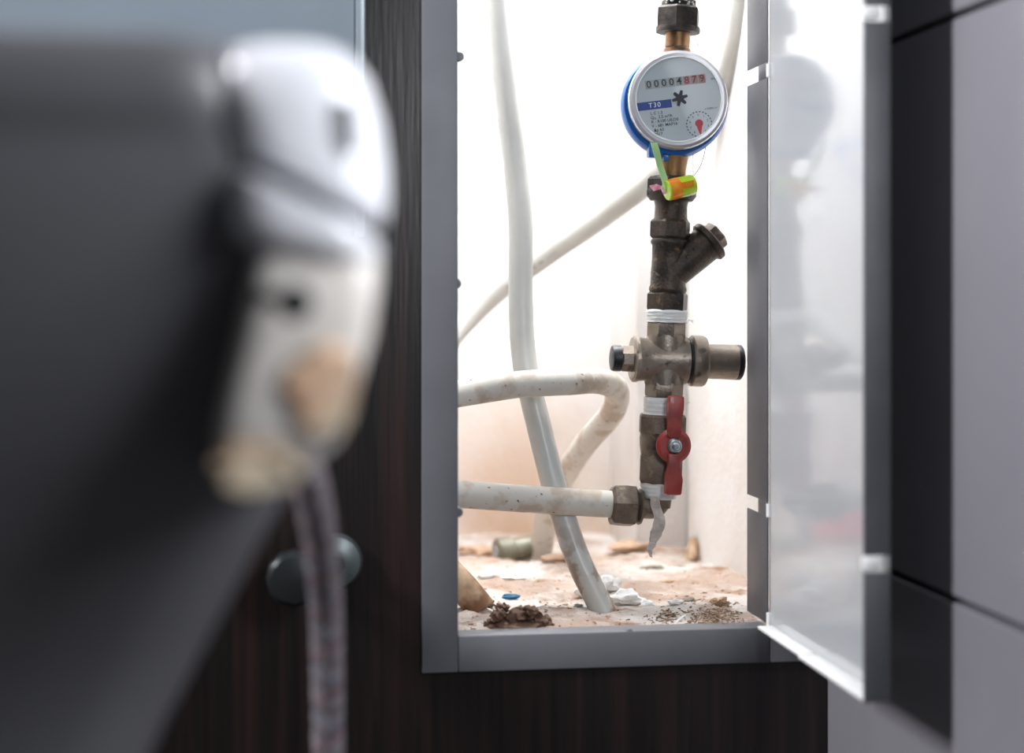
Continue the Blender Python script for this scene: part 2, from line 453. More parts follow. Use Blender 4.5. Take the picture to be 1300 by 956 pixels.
# upper riser with its coupling
t = chain('pipe_coupling', 42); b_ = 42
bm = bmesh.new(); lathe(bm, rp((16, 60), (16, 40), base=b_), 24); lathe(bm, rp((11, 10), (11, -6), base=b_), 24)
obj('tail', bm, M['brass'], t)
bm = bmesh.new(); lathe(bm, rp((26, 41), (29, 38), (29, 12), (26, 9), base=b_), 6, phase=R(12)); lathe(bm, rp((28, 42), (28.5, 38), (28, 35), base=b_), 32)
obj('union_nut', bm, M['bronze_nut'], t, ang=25)
bm = bmesh.new(); lathe(bm, rp((20, 10), (22, 6), (22, 1), (18, -1), base=b_), 6, phase=R(40)); lathe(bm, rp((17, 1), (17, -120), base=b_), 24)
obj('threaded_end', bm, M['bronze_nut'], t, ang=25)
bm = bmesh.new()
for i in range(26):
    a = random.uniform(R(200), R(340)); z = random.uniform(-4, 8)
    blob(bm, (math.cos(a) * 21 * S, math.sin(a) * 21 * S, (b_ - z) * S), random.uniform(1, 2.6) * S, 1, 0.4, seed=i)
tag(obj('paint_splash', bm, M['ptfe']), kind='stuff').parent = t
tag(t, 'dark union nut and threaded end above the water meter', 'pipe fitting', 'metal pipe fittings of the riser')

# water meter
t = chain('water_meter', 131)
bm = bmesh.new()
tube(bm, [(0, 0, -(y - 131) * S) for y in (62, 80, 100)], 0, 24, 4, rad=lambda u: (17 + 10 * u) * S)
tube(bm, [(0, 0, -(y - 131) * S) for y in (165, 185, 205, 232)], 0, 24, 4, rad=lambda u: (27 - 10 * min(1, u * 1.2)) * S)
lathe(bm, [(40 * S, -0.022), (50 * S, -0.016), (56 * S, -0.004), (56 * S, 0.004)], 40, axis_matrix((0, 0, 0), (0, -1, 0)))
body = obj('brass_body', bm, M['brass'], t)
hd = Matrix.Rotation(-R(8), 4, 'Z')
HF = hd @ axis_matrix((0, 0, 0), (0, -1, 0))
def hm(z=0): return HF @ Matrix.Translation((0, 0, z))
bm = bmesh.new(); lathe(bm, [(64 * S, -0.004), (67.5 * S, -0.002), (67.5 * S, 0.009), (64 * S, 0.0125), (58 * S, 0.0135)], 72, HF @ Matrix.Translation((0, 0, 0)))
for v in bm.verts: v.co += Vector((-2 * S, 0, -3 * S))
# lug for the seal
box(bm, (-36 * S, -0.012, -72 * S), (-18 * S, -0.002, -54 * S), 0.0015)
box(bm, (-16 * S, -0.010, -76 * S), (-2 * S, 0.0, -62 * S), 0.0012)
obj('blue_ring', bm, M['blue'], t)
bm = bmesh.new(); lathe(bm, [(62 * S, 0.012), (62.5 * S, 0.020), (61 * S, 0.0245), (57.5 * S, 0.0262), (54 * S, 0.0262), (52.5 * S, 0.0250)], 72, HF)
obj('cap', bm, M['cap'], t)
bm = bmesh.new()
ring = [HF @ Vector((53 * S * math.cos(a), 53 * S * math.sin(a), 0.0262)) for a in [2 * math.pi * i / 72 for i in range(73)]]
tube(bm, ring, 0.00045, 6, smooth_path=False); obj('cap_glint', bm, M['glint'], t)  # white bead stands in for the highlight around the cap
bm = bmesh.new(); lathe(bm, [(52.5 * S, 0.020), (52.5 * S, 0.0252)], 72, HF)
dial = obj('dial', bm, M['dial'], t)
# dial print: frame in which +x is right, +y is up on the face, +z towards the viewer
DF = hd @ Matrix.Rotation(R(90), 4, 'X') @ Matrix.Rotation(R(9), 4, 'Z') @ Matrix.Translation((0, 0, 0.02525))
def dprint(o, dx, dy, dz=0.0, rz=0.0):
    o.matrix_local = DF @ Matrix.Translation((dx * S, dy * S, dz)) @ Matrix.Rotation(rz, 4, 'Z'); return o
def dface(name, poly, m, dz=0.0):
    bm = bmesh.new()
    lo = [bm.verts.new((x * S, y * S, 0)) for x, y in poly]; hi = [bm.verts.new((x * S, y * S, 0.00008)) for x, y in poly]
    bm.faces.new(lo[::-1]); bm.faces.new(hi)
    for i in range(len(poly)): bm.faces.new((lo[i], lo[(i + 1) % len(poly)], hi[(i + 1) % len(poly)], hi[i]))
    return dprint(obj(name, bm, M[m], dial, smooth=False), 0, 0, dz)
Z_ = Matrix.Identity(4)
dg = '00004879'
for i, ch in enumerate(dg):
    x = -34.5 + i * 9.5
    mw = 'window' if i < 5 else 'red_window'
    dface('digit_window', [(x - 4.4, 16.5), (x + 4.4, 16.5), (x + 4.4, 27.5), (x - 4.4, 27.5)], mw)
    o = text('digit', ch, 12.5 * S, M['ink'] if i < 5 else M['red_ink'], dial, None, None, align='CENTER', bold=0.00006)
    dprint(o, x, 22.0, 0.0001)
dprint(text('unit_print', 'm\u00b3', 6 * S, M['ink'], dial, None, None), 43, 20.5, 0.0001)
dface('name_band', [(-51.5, -9), (-9, -9), (-9, 1.2), (-10.5, 1.2), (-52, 1.2)], 'blue_print')
dprint(text('model_print', 'T30', 8.5 * S, M['white_ink'], dial, None, None, spacing=1.2), -38, -4, 0.0002)
for i, s in enumerate(['L C 1.3', 'Q\u2083  2.5 m\u00b3/h', 'R - R100 U0,D0', 'V - 681 MAP16', '\u0394p 63', '2017']):
    dprint(text('small_print', s, 5.2 * S, M['ink'], dial, None, None, bold=0.00003), -37 + (2 if i > 3 else 0), -14 - i * 5.3, 0.0001)
dprint(text('small_print', 'x 0.0001 m\u00b3', 3.4 * S, M['ink'], dial, None, None), 31, -16, 0.0001)
star = []
for i in range(12):
    a = i * math.pi / 6 + 0.2; rr = 10 if i % 2 == 0 else 4.6
    if i % 2 == 0: star += [(2 + rr * math.cos(a - 0.16), 0 + rr * math.sin(a - 0.16)), (2 + rr * math.cos(a + 0.16), rr * math.sin(a + 0.16))]
    else: star.append((2 + rr * math.cos(a), rr * math.sin(a)))
bm = bmesh.new()
lo = [bm.verts.new((x * S, y * S, 0)) for x, y in star]; hi = [bm.verts.new((x * S, y * S, 0.0006)) for x, y in star]
bm.faces.new(lo[::-1]); bm.faces.new(hi)
for i in range(len(star)): bm.faces.new((lo[i], lo[(i + 1) % len(star)], hi[(i + 1) % len(star)], hi[i]))
tag(dprint(obj('star_wheel', bm, M['ink'], dial, smooth=False), 0, 1), 'dark star shaped flow wheel')
gx, gy = 22, -34
for i in range(24):
    a = i * math.pi / 12 + 0.1; c_, s_ = math.cos(a), math.sin(a)
    pts = [(gx + r * math.cos(a + d), gy + r * math.sin(a + d)) for r, d in ((15, -0.07), (16.2, -0.07), (16.2, 0.07), (15, 0.07))]
    dface('gauge_mark', pts, 'ink')
for i in range(10):
    a = R(90) - i * R(36)
    dprint(text('gauge_digit', str(i), 4.2 * S, M['ink'] if i else M['red_ink'], dial, None, None, align='CENTER'), gx + 11.5 * math.cos(a), gy + 11.5 * math.sin(a), 0.0001)
ptr = [(gx + 5 * math.cos(a), gy + 1 + 5 * math.sin(a)) for a in [R(-50 + i * 280 / 14) for i in range(15)]] + [(gx - 0.8, gy - 12), (gx + 1.2, gy - 12)]
dface('pointer', ptr, 'pointer', 0.0003)
tag(t, 'round cold water meter, grey dial in a blue ring, above the strainer', 'water meter')

# lower union nut under the meter
t = chain('pipe_coupling', 278); b_ = 278
bm = bmesh.new(); lathe(bm, rp((27, 253), (33, 249), (33, 229), (29, 225), base=b_), 6, phase=R(8)); lathe(bm, rp((24, 227), (24, 224), base=b_), 24)
lathe(bm, rp((27, 255), (31.5, 249), (32, 244), (27, 232), base=b_), 32)
obj('union_nut', bm, M['bronze_nut'], t, ang=25)
bm = bmesh.new(); lathe(bm, rp((22.5, 280), (21, 277), (20.5, 262), (22, 255), (22, 250), base=b_), 28)
obj('tail', bm, M['bronze'], t)
tag(t, 'dark union nut and collar just below the water meter', 'pipe fitting', 'metal pipe fittings of the riser')

# security seal
t = empty('security_seal', A(237) + Vector((0, -0.022, 0)))
def sp(px, py, dy=0.0):
    return P(px, py, YC - 0.022 + dy) - t.location
bm = bmesh.new()
c0, c1 = sp(846, 242, -0.006), sp(880, 234, -0.002)
d = (c1 - c0)
mt = axis_matrix(c0, d)
lathe(bm, [(12 * S, 0), (13 * S, 0.001), (13 * S, d.length - 0.001), (12 * S, d.length)], 24, mt)
obj('capsule', bm, M['lime'], t)
bm = bmesh.new(); tube(bm, [c0 + d * 0.05, c0 + d * 0.45], 13.3 * S, 20, smooth_path=False)
obj('inner_core', bm, M['orange'], t)
bm = bmesh.new()
for i in range(5): tube(bm, [c0 + d * (0.52 + 0.09 * i) + Vector((0, -12.5 * S, 5 * S)), c0 + d * (0.52 + 0.09 * i) + Vector((0, -13 * S, -3 * S))], 2.0 * S, 8, smooth_path=False)
obj('mark', bm, M['orange'], t)
bm = bmesh.new(); prism(bm, [(p.x, p.z) for p in (sp(823, 236), sp(829, 243), sp(838, 240), sp(841, 247), sp(849, 244), sp(850, 237), sp(842, 238), sp(832, 234))], -0.004, -0.0025)
obj('pink_tab', bm, M['pink'], t)
bm = bmesh.new()
sl = [sp(830, 181, -0.014), sp(833, 190, -0.013), sp(838, 210, -0.008), sp(844, 228, -0.006), sp(847, 240, -0.006)]
pth = spline(sl, 6)
for off in (0,):
    L_ = [bm.verts.new(p + Vector((-4.2 * S, 0, 0))) for p in pth]; R2 = [bm.verts.new(p + Vector((4.2 * S, 0, 0))) for p in pth]
    L3 = [bm.verts.new(p + Vector((-4.2 * S, 0.0008, 0))) for p in pth]; R3 = [bm.verts.new(p + Vector((4.2 * S, 0.0008, 0))) for p in pth]
    n = len(pth)
    for i in range(n - 1):
        bm.faces.new((L_[i], R2[i], R2[i + 1], L_[i + 1])); bm.faces.new((L3[i], L3[i + 1], R3[i + 1], R3[i]))
        bm.faces.new((L_[i], L_[i + 1], L3[i + 1], L3[i])); bm.faces.new((R2[i], R3[i], R3[i + 1], R2[i + 1]))
    bm.faces.new((L_[0], L3[0], R3[0], R2[0])); bm.faces.new((L_[-1], R2[-1], R3[-1], L3[-1]))
obj('strap', bm, M['green_strap'], t)
bm = bmesh.new()
tube(bm, [sp(896, 186, 0.005), sp(893, 200, 0.003), sp(888, 213, 0), sp(881, 223, 0)], 0.0003, 6)
obj('wire', bm, M['wire'], t); bm = bmesh.new()
tube(bm, [sp(880, 196, 0.005), sp(880, 210, 0.002), sp(880, 224, 0)], 0.0003, 6)
obj('wire', bm, M['wire'], t); bm = bmesh.new()
tube(bm, [sp(882, 48, 0.012), sp(885, 54, 0.006), sp(886, 60, 0.004)], 0.0003, 6)
obj('wire', bm, M['wire'], t)
tag(t, 'fluorescent lime and orange plastic seal with pink tab hanging under the meter', 'seal')

# Y strainer
t = chain('strainer', 393); b_ = 393
bm = bmesh.new()
lathe(bm, rp((24, 303), (26.5, 300), (26.5, 282), (24, 279), base=b_), 6, phase=R(5))
obj('upper_hexagon', bm, M['bronze'], t, ang=25)
bm = bmesh.new()
lathe(bm, rp((26, 394), (27, 391), (27, 374), (24, 371), base=b_), 6, phase=R(5))
obj('lower_hexagon', bm, M['bronze'], t, ang=25)
bm = bmesh.new()
lathe(bm, rp((22, 372), (24, 369), (24, 366), (22.5, 362), (22.5, 350), (21.5, 330), (22, 312), (24, 309), (24, 306), (22, 303), base=b_), 36)
def lp(px, py, dy=0.0):              # pixel near the strainer -> its local frame
    v = P(px, py, YC + dy) - t.location
    return Matrix.Rotation(-TILT, 3, 'Y') @ v
p0, p1 = lp(846, 352), lp(903, 304)
bm2d = (p1 - p0)
mt = axis_matrix(p0, bm2d); Lb = bm2d.length
lathe(bm, [(12 * S, -16 * S), (19 * S, -10 * S), (22 * S, 2 * S), (22.5 * S, Lb * 0.4), (23.5 * S, Lb - 6 * S)], 36, mt)
obj('body', bm, M['bronze'], t)
bm = bmesh.new(); lathe(bm, [(25 * S, Lb - 9 * S), (27.5 * S, Lb - 7 * S), (27.5 * S, Lb - 1 * S), (25 * S, Lb + 1 * S)], 36, mt)
obj('collar', bm, M['bronze'], t)
bm = bmesh.new(); lathe(bm, [(17 * S, Lb), (18.5 * S, Lb + 1 * S), (18.5 * S, Lb + 11 * S), (16.5 * S, Lb + 13 * S)], 6, mt, phase=R(20))
obj('hexagon_plug', bm, M['nickel_dark'], t, ang=25)
# raised casting marks along the branch
bm = bmesh.new()
dirv = bm2d.normalized(); side = Vector((-dirv.z, 0, dirv.x))
for i, (l, u) in enumerate([(0.42, 2), (0.52, 0), (0.60, 3), (0.68, -1), (0.76, 2)]):
    c = p0 + bm2d * l + side * u * S * 1.5 + Vector((0, -21.5 * S, 0))
    tube(bm, [c - side * 5 * S, c + side * 5 * S], 1.0 * S, 8, smooth_path=False)
    tube(bm, [c - side * (5 if i % 2 else -5) * S, c - side * (5 if i % 2 else -5) * S + dirv * 5 * S], 1.0 * S, 8, smooth_path=False)
obj('casting_mark', bm, M['bronze'], t)
tag(t, 'dark bronze Y shaped strainer with a slanted branch and hexagon plug', 'pipe fitting', 'metal pipe fittings of the riser')

def tape(name, y0, y1, r0, r1, label, lump=1.2, sd=0):
    b_ = y1; t = chain(name, y1)
    bm = bmesh.new(); n = 10
    prof = []
    for i in range(n + 1):
        u = i / n
        prof.append((r0 + (r1 - r0) * u + (lump * 0.5 * math.sin(i * 2.3 + sd)), y1 + (y0 - y1) * u))
    lathe(bm, rp((prof[0][0] - 3, y1 + 1), *prof, (prof[-1][0] - 3, y0 - 1), base=b_), 40)
    for v in bm.verts:
        k = 1 + 0.035 * mn.noise(Vector((v.co.x * 300, v.co.y * 300, v.co.z * 900 + sd)))
        v.co.x *= k; v.co.y *= k
    o = obj('tape_wrap', bm, M['ptfe'], t, ang=80)
    bm = bmesh.new()
    for i in range(4):
        a = R(250 + i * 35 + sd * 10); z = random.uniform(0, (y1 - y0)) * S
        q = Vector((math.cos(a) * r0 * S, math.sin(a) * r0 * S, z))
        tube(bm, [q, q * 1.1 + Vector((2 * S, 0, 2 * S)), q * 1.15 + Vector((6 * S, 0, random.uniform(-5, 5) * S))], 0.0002, 5, 4)
    obj('loose_thread', bm, M['ptfe'], t)
    tag(t, label, 'sealing tape', 'white thread tape wraps')
    return t
tape('thread_tape', 394, 409, 26, 26.5, 'white thread tape wrapped between the strainer and the pressure regulator', sd=1)

# pressure regulator
t = chain('pressure_regulator', 503); b_ = 503
bm = bmesh.new()
lathe(bm, rp((25, 503), (26, 500), (26, 487), (24, 483), base=b_), 8, phase=R(10))
obj('neck', bm, M['nickel'], t, ang=25)
bm = bmesh.new()
lathe(bm, rp((24, 430), (26, 426), (26, 411), (24, 408), base=b_), 8, phase=R(10))
obj('neck', bm, M['nickel'], t, ang=25)
bm = bmesh.new()
cz = (b_ - 457) * S
mx = axis_matrix((0, 0, cz), (1, 0, 0))
lathe(bm, [(27 * S, -43 * S), (29.5 * S, -41 * S), (29.5 * S, -37 * S), (28 * S, -35 * S), (26.5 * S, -20 * S), (28 * S, 0), (28 * S, 14 * S), (30 * S, 20 * S), (30 * S, 27 * S), (27 * S, 29 * S)], 40, mx)
lathe(bm, rp((25, 488), (25.5, 470), (25.5, 440), (24.5, 425), base=b_), 36)
obj('body', bm, M['nickel'], t)
bm = bmesh.new(); lathe(bm, [(16 * S, -58 * S), (17.5 * S, -56 * S), (17.5 * S, -42 * S)], 8, mx, phase=R(22))
obj('side_plug', bm, M['nickel'], t, ang=25)
bm = bmesh.new(); lathe(bm, [(12 * S, -70 * S), (15.5 * S, -69 * S), (16.5 * S, -66 * S), (16.5 * S, -58 * S), (14 * S, -57 * S)], 24, mx)
lathe(bm, [(15 * S, -57 * S), (15 * S, -59 * S)], 24, mx)
tag(obj('gauge_port_plug', bm, M['black'], t), 'black plug in the left port')
bm = bmesh.new(); lathe(bm, [(27 * S, 28 * S), (28.5 * S, 29 * S), (28.5 * S, 33 * S)], 36, mx)
tag(obj('rubber_ring', bm, M['black'], t), 'black rubber ring')
bm = bmesh.new(); lathe(bm, [(30 * S, 32 * S), (32.5 * S, 34 * S), (32.5 * S, 48 * S), (31 * S, 51 * S), (23 * S, 52 * S)], 40, mx)
obj('bonnet_flange', bm, M['nickel'], t)
bm = bmesh.new(); lathe(bm, [(22.5 * S, 50 * S), (22 * S, 54 * S), (22.5 * S, 92 * S), (21 * S, 94 * S)], 40, mx)
obj('bonnet', bm, M['nickel'], t)
bm = bmesh.new(); lathe(bm, [(22 * S, 92 * S), (22.6 * S, 93 * S), (22.4 * S, 98 * S), (20 * S, 100 * S), (10 * S, 99 * S)], 40, mx)
tag(obj('end_cap', bm, M['black'], t), 'black plastic end cap')
tag(t, 'nickel plated pressure regulator with a sideways bonnet and black end cap', 'pressure regulator')
tape('thread_tape', 505, 526, 24.5, 25, 'white thread tape wrapped between the regulator and the ball valve', sd=2)

# ball valve with red butterfly handle
t = chain('ball_valve', 613); b_ = 613
bm = bmesh.new()
lathe(bm, rp((27, 556), (31, 549), (31, 529), (29, 526), base=b_), 8, phase=R(14))
lathe(bm, rp((27, 613), (28.5, 610), (28.5, 580), (25.5, 574), base=b_), 8, phase=R(12))
obj('hexagon_end', bm, M['nickel_dark'], t, ang=25)
bm = bmesh.new()
lathe(bm, rp((25, 585), (26.5, 575), (28, 565), (28.5, 556), (27, 546), base=b_), 36)
lathe(bm, [(13 * S, 0.0), (13 * S, 34 * S), (9 * S, 36 * S)], 24, axis_matrix((4 * S, 0, (b_ - 560) * S), (0, -1, 0)))
obj('valve_body', bm, M['nickel_dark'], t)
hy = -38 * S
hl = empty('tmp', (0, 0, 0)); bpy.data.objects.remove(hl)
def hx(x, z): return ((x) * S, (b_ - z) * S)
hcx = 6; hcz = 562.5
bm = bmesh.new()
lathe(bm, [(20 * S, 0), (22 * S, 2 * S), (22 * S, 6 * S), (18 * S, 9 * S), (12 * S, 9 * S)], 36, axis_matrix((hcx * S, hy + 4 * S, (b_ - hcz) * S), (0, -1, 0)))
def wing(pts, y0, y1):
    prism(bm, rounded([(x * S, (b_ - z) * S) for x, z in pts], 3 * S, 3), y0, y1, 1.2 * S, 2)
wing([(-4, 500), (15, 500), (15, 515), (12, 535), (14, 552), (-4, 552), (-3, 535), (-5, 520)], hy - 11 * S, hy + 2 * S)
wing([(-3, 572), (12, 572), (13, 588), (17, 604), (16, 623), (-4, 623), (-4, 600), (-1, 588)], hy - 11 * S, hy + 2 * S)
tag(obj('handle', bm, M['red'], t), 'red two-winged handle')
bm = bmesh.new(); lathe(bm, [(9.5 * S, 0), (9.5 * S, 1.5 * S), (8.3 * S, 2 * S), (8.3 * S, 6 * S), (7 * S, 7.5 * S)], 24, axis_matrix((hcx * S, hy - 5 * S, (b_ - hcz) * S), (0, -1, 0)))
lathe(bm, [(4.5 * S, 5 * S), (4.5 * S, 10 * S), (3.5 * S, 11 * S)], 16, axis_matrix((hcx * S, hy - 5 * S, (b_ - hcz) * S), (0, -1, 0)))
tag(obj('handle_nut', bm, M['steel'], t), 'shiny zinc nut')
tag(t, 'brass ball valve with a red butterfly handle, below the regulator', 'valve')
tape('thread_tape', 613, 632, 21.5, 26, 'white thread tape wrapped between the ball valve and the elbow', sd=3)

# elbow with compression nut
t = empty('pipe_elbow', A(655), (0, 0, 0))
def ep(px, py, dy=0.0): return P(px, py, YC + dy) - t.location
bm = bmesh.new()
arc = [ep(837, 622), ep(837, 632), ep(835, 639), ep(830, 643), ep(822, 643.5), ep(806, 642)]
tube(bm, arc, 15 * S, 24, 4)
tube(bm, [ep(838, 632), ep(838, 645)], 16 * S, 24, 2, rad=lambda u: (15 - 2 * u) * S)
obj('bend', bm, M['nickel_dark'], t)
bm = bmesh.new()
dv = ep(775, 641) - ep(808, 643)
mt = axis_matrix(ep(808, 643), dv); Ln = dv.length
lathe(bm, [(22 * S, -6 * S), (23 * S, -3 * S), (19 * S, -1 * S)], 32, mt)
lathe(bm, [(21 * S, 0), (27.5 * S, 4 * S), (28 * S, Ln * 0.5), (27 * S, Ln - 3 * S), (22 * S, Ln)], 6, mt, phase=R(12))
obj('compression_nut', bm, M['nickel_dark'], t, ang=22)
tag(t, 'brass elbow with a hexagonal compression nut at the foot of the riser', 'pipe fitting', 'metal pipe fittings of the riser')

# dangling tape tail
bm = bmesh.new()
pl = [(831, 630, 5), (833, 645, 6), (838, 660, 7), (834, 675, 8), (829, 688, 5), (825, 698, 3), (827, 707, 1)]
rowL, rowR, rowB, rowC = [], [], [], []
for i, (x, y, wd) in enumerate(pl):
    dy = -0.012 + 0.002 * math.sin(i * 2)
    rowL.append(bm.verts.new(P(x - wd, y, YC + dy))); rowR.append(bm.verts.new(P(x + wd, y + 1, YC + dy - 0.002)))
    rowB.append(bm.verts.new(P(x + wd, y + 1, YC + dy - 0.001))); rowC.append(bm.verts.new(P(x - wd, y, YC + dy + 0.001)))
for i in range(len(pl) - 1):
    for a, b in ((rowL, rowR), (rowR, rowB), (rowB, rowC), (rowC, rowL)):
        bm.faces.new((a[i], b[i], b[i + 1], a[i + 1]))
bm.faces.new((rowL[0], rowR[0], rowB[0], rowC[0])); bm.faces.new((rowL[-1], rowR[-1], rowB[-1], rowC[-1]))
bmesh.ops.subdivide_edges(bm, edges=bm.edges[:], cuts=2, use_grid_fill=True)
for v in bm.verts: v.co += Vector((mn.noise(v.co * 400), mn.noise(v.co * 300 + Vector((5, 0, 0))), 0)) * 0.0012
tag(obj('tape_tail', bm, M['ptfe_grey'], ground=True), 'torn greyish strip of tape dangling under the elbow', 'sealing tape')

# ------------------------------------------------------------------ white pipes
def pipe(pts, r, m, label, seg=24):
    bm = bmesh.new(); tube(bm, [P(*p) for p in pts], r, seg, 12)
    return tag(obj('water_pipe', bm, M[m], ground=True), label, 'pipe', 'white plastic water pipes')
pipe([(622, -200, 0.19), (628, -60, 0.185), (632, 20, 0.18), (641, 110, 0.175), (654, 210, 0.17), (661, 290, 0.16), (661, 380, 0.15), (666, 460, 0.14), (684, 540, 0.13), (707, 630, 0.12), (734, 710, 0.105), (763, 770, 0.096), (773, 790, 0.093)],
     0.0094, 'pipe', 'tall bent white pipe rising from the floor left of the riser')
pipe([(470, 512, 0.06), (540, 506, 0.085), (600, 497, 0.105), (660, 488, 0.105), (720, 485, 0.12), (762, 484, 0.15), (783, 497, 0.185), (776, 525, 0.22), (745, 562, 0.26), (716, 605, 0.30), (695, 650, 0.345), (687, 702, 0.37)],
     0.0100, 'pipe_dusty', 'white pipe looping back in a hairpin left of the pressure regulator')
pipe([(440, 617, 0.075), (520, 623, 0.085), (600, 628.5, 0.095), (690, 635, 0.105), (779, 640.5, 0.11)],
     0.0101, 'pipe_dusty', 'lowest horizontal white pipe ending in the compression nut')
dp = pipe([(520, 480, 0.36), (560, 440, 0.38), (596, 401, 0.40), (640, 361, 0.40), (700, 318, 0.385), (760, 277, 0.36), (820, 232, 0.33), (878, 175, 0.29), (916, 110, 0.25), (937, 40, 0.22), (946, -40, 0.20), (950, -160, 0.19)],
     0.0110, 'pipe_back', 'white pipe with a printed line sweeping diagonally behind the water meter')
# print line on that pipe
bm = bmesh.new()
pp = spline([P(x, y, d) for x, y, d in [(640, 361, 0.40), (700, 318, 0.385), (760, 277, 0.36), (820, 232, 0.33)]], 40)
for i in range(0, len(pp) - 1):
    if random.random() < 0.35: continue
    a = pp[i]; b = pp[i] + (pp[i + 1] - pp[i]) * random.uniform(0.4, 0.9)
    dn = Vector((0.10, -0.96, -0.20)).normalized() * 0.0108
    tube(bm, [a + dn, b + dn], 0.0009, 6, smooth_path=False)
o = obj('printed_line', bm, M['ink'], None); o.parent = dp; o.matrix_parent_inverse = Matrix.Translation(-dp.location)
pipe([(540, 690, 0.13), (566, 722, 0.125), (590, 748, 0.12), (612, 775, 0.115)], 0.0110, 'pipe_dirty', 'short brown-stained pipe stub at the lower left corner of the opening')

# ------------------------------------------------------------------ things on the floor of the recess
def on(px, py):
    """point of the recess floor seen at a pixel"""
    u = (px - 650) / F; v = (377 - py) / F
    t = (ZF - 0.002) / v
    s, c = math.sin(PSI), math.cos(PSI)
    x, y = t * (s + u * c), CAM.y + t * (c - u * s)
    return Vector((x, y, fz(x, y)))
def piece(name, px, py, wpx, m, label, cat, sq=(1, 0.8, 0.5), amp=0.5, sd=0, group=None, sink=0.25):
    p = on(px, py); d = p.y - CAM.y; r = wpx / 2 / F * d
    bm = bmesh.new(); blob(bm, (0, 0, r * sq[2] * (1 - sink)), r, 3, amp, 1.6, sq, sd)
    k = 0.22 if m == 'foam' else 0.12
    for v in bm.verts: v.co *= 1 + k * mn.noise(v.co * 5 / r + Vector((sd, 0, 0))) + k * 0.6 * mn.noise(v.co * 11 / r)
    return tag(obj(name, bm, M[m], loc=p, ang=40), label, cat, group)

# heap of soil clods
hp = empty('soil_heap', on(658, 795))
bm = bmesh.new(); blob(bm, (0, 0, 0), 1, 3, 0.35, 2.5, (0.023, 0.012, 0.005), 3)
obj('heap_base', bm, M['soil'], hp, ang=60)
cl = [(633, 780, 12), (640, 772, 10), (628, 790, 12), (644, 786, 14), (655, 782, 15), (663, 789, 14), (650, 792, 12), (672, 776, 13), (680, 783, 14), (675, 791, 15), (688, 791, 12), (694, 787, 9), (668, 782, 12), (660, 774, 9), (638, 793, 10), (620, 794, 8), (698, 795, 7), (684, 797, 10), (634, 770, 7)]
for i, (x, y, s) in enumerate(cl):
    dd = hp.location.y + random.uniform(-0.006, 0.004)
    p = P(x, y, dd) - hp.location; p.z = max(p.z, 0.001)
    bm = bmesh.new(); r = s / 2 * S * 1.35
    bm.free(); bm = bmesh.new(); blob(bm, (0, 0, 0), r, 3, 0.6, 2.0, (1, 0.9, 0.8), i)
    for v in bm.verts: v.co *= 1 + 0.28 * mn.noise(v.co * 4 / r + Vector((i, 0, 0))) + 0.15 * mn.noise(v.co * 9 / r)
    obj('clod', bm, M['soil'], hp, loc=p, ang=60)
tag(hp, 'small heap of crumbly brown soil near the front left of the recess', 'soil heap')
piece('soil_lump', 616, 768, 24, 'soil', 'brown soil lump at the foot of the stained pipe stub', 'soil', sd=5, sq=(1, 0.7, 0.45))
piece('foam_blob', 750, 757, 34, 'foam', 'crumpled white foam left of the tall pipe foot', 'foam scrap', sd=1, sq=(1, 0.7, 0.75), group='white foam scraps')
piece('foam_blob', 793, 764, 44, 'foam', 'white foam scrap right of the tall pipe foot', 'foam scrap', sd=2, sq=(1, 0.6, 0.45), group='white foam scraps')
piece('foam_blob', 822, 768, 20, 'foam', 'small pointed white foam scrap right of the larger foam scrap', 'foam scrap', sd=8, sq=(1, 0.6, 0.5), group='white foam scraps')
piece('foam_blob', 772, 752, 30, 'foam', 'white foam lump behind the tall pipe foot', 'foam scrap', sd=3, sq=(1, 0.8, 0.7), group='white foam scraps')
piece('foam_blob', 636, 737, 64, 'foam', 'low white foam sheet lying behind the blue scrap', 'foam scrap', sd=4, sq=(1, 0.5, 0.22), amp=0.3, group='white foam scraps')
piece('foam_blob', 857, 771, 22, 'foam', 'white crumb left of the greenish stone', 'foam scrap', sd=6, sq=(1, 0.6, 0.35), group='white foam scraps')
piece('plastic_scrap', 648, 756, 24, 'blue_bit', 'small blue scrap lying behind the soil heap', 'scrap', sd=7, sq=(1, 0.35, 0.28), amp=0.3)
piece('stone', 871, 767, 26, 'stone_grey', 'flat grey-green stone in front right of the foam', 'stone', sd=9, sq=(1, 0.6, 0.35), group='stones on the recess floor')
piece('stone', 914, 771, 24, 'stone_tan', 'tan stone beside the frame at the front right', 'stone', sd=10, sq=(1, 0.7, 0.55), group='stones on the recess floor')
piece('stone', 849, 740, 26, 'stone_tan', 'thin tan stone in the middle of the right floor', 'stone', sd=11, sq=(1, 0.5, 0.2), group='stones on the recess floor')
piece('stone', 828, 722, 34, 'stone_grey', 'flat grey stone right of and below the tape tail', 'stone', sd=12, sq=(1, 0.5, 0.2), group='stones on the recess floor')
piece('stone', 862, 720, 18, 'stone_grey', 'small grey stone near the back right corner', 'stone', sd=13, sq=(1, 0.6, 0.3), group='stones on the recess floor')
piece('stone', 712, 718, 44, 'stone_pink', 'broad pinkish slab of mortar left of the tall pipe', 'stone', sd=14, sq=(1, 0.6, 0.3), group='stones on the recess floor')
piece('stone', 610, 700, 60, 'stone_tan', 'tan rubble piece at the back left of the floor', 'stone', sd=15, sq=(1, 0.5, 0.25), group='stones on the recess floor')
piece('stone', 800, 705, 56, 'stone_tan', 'low tan rubble piece at the back beneath the elbow', 'stone', sd=16, sq=(1, 0.5, 0.25), group='stones on the recess floor')
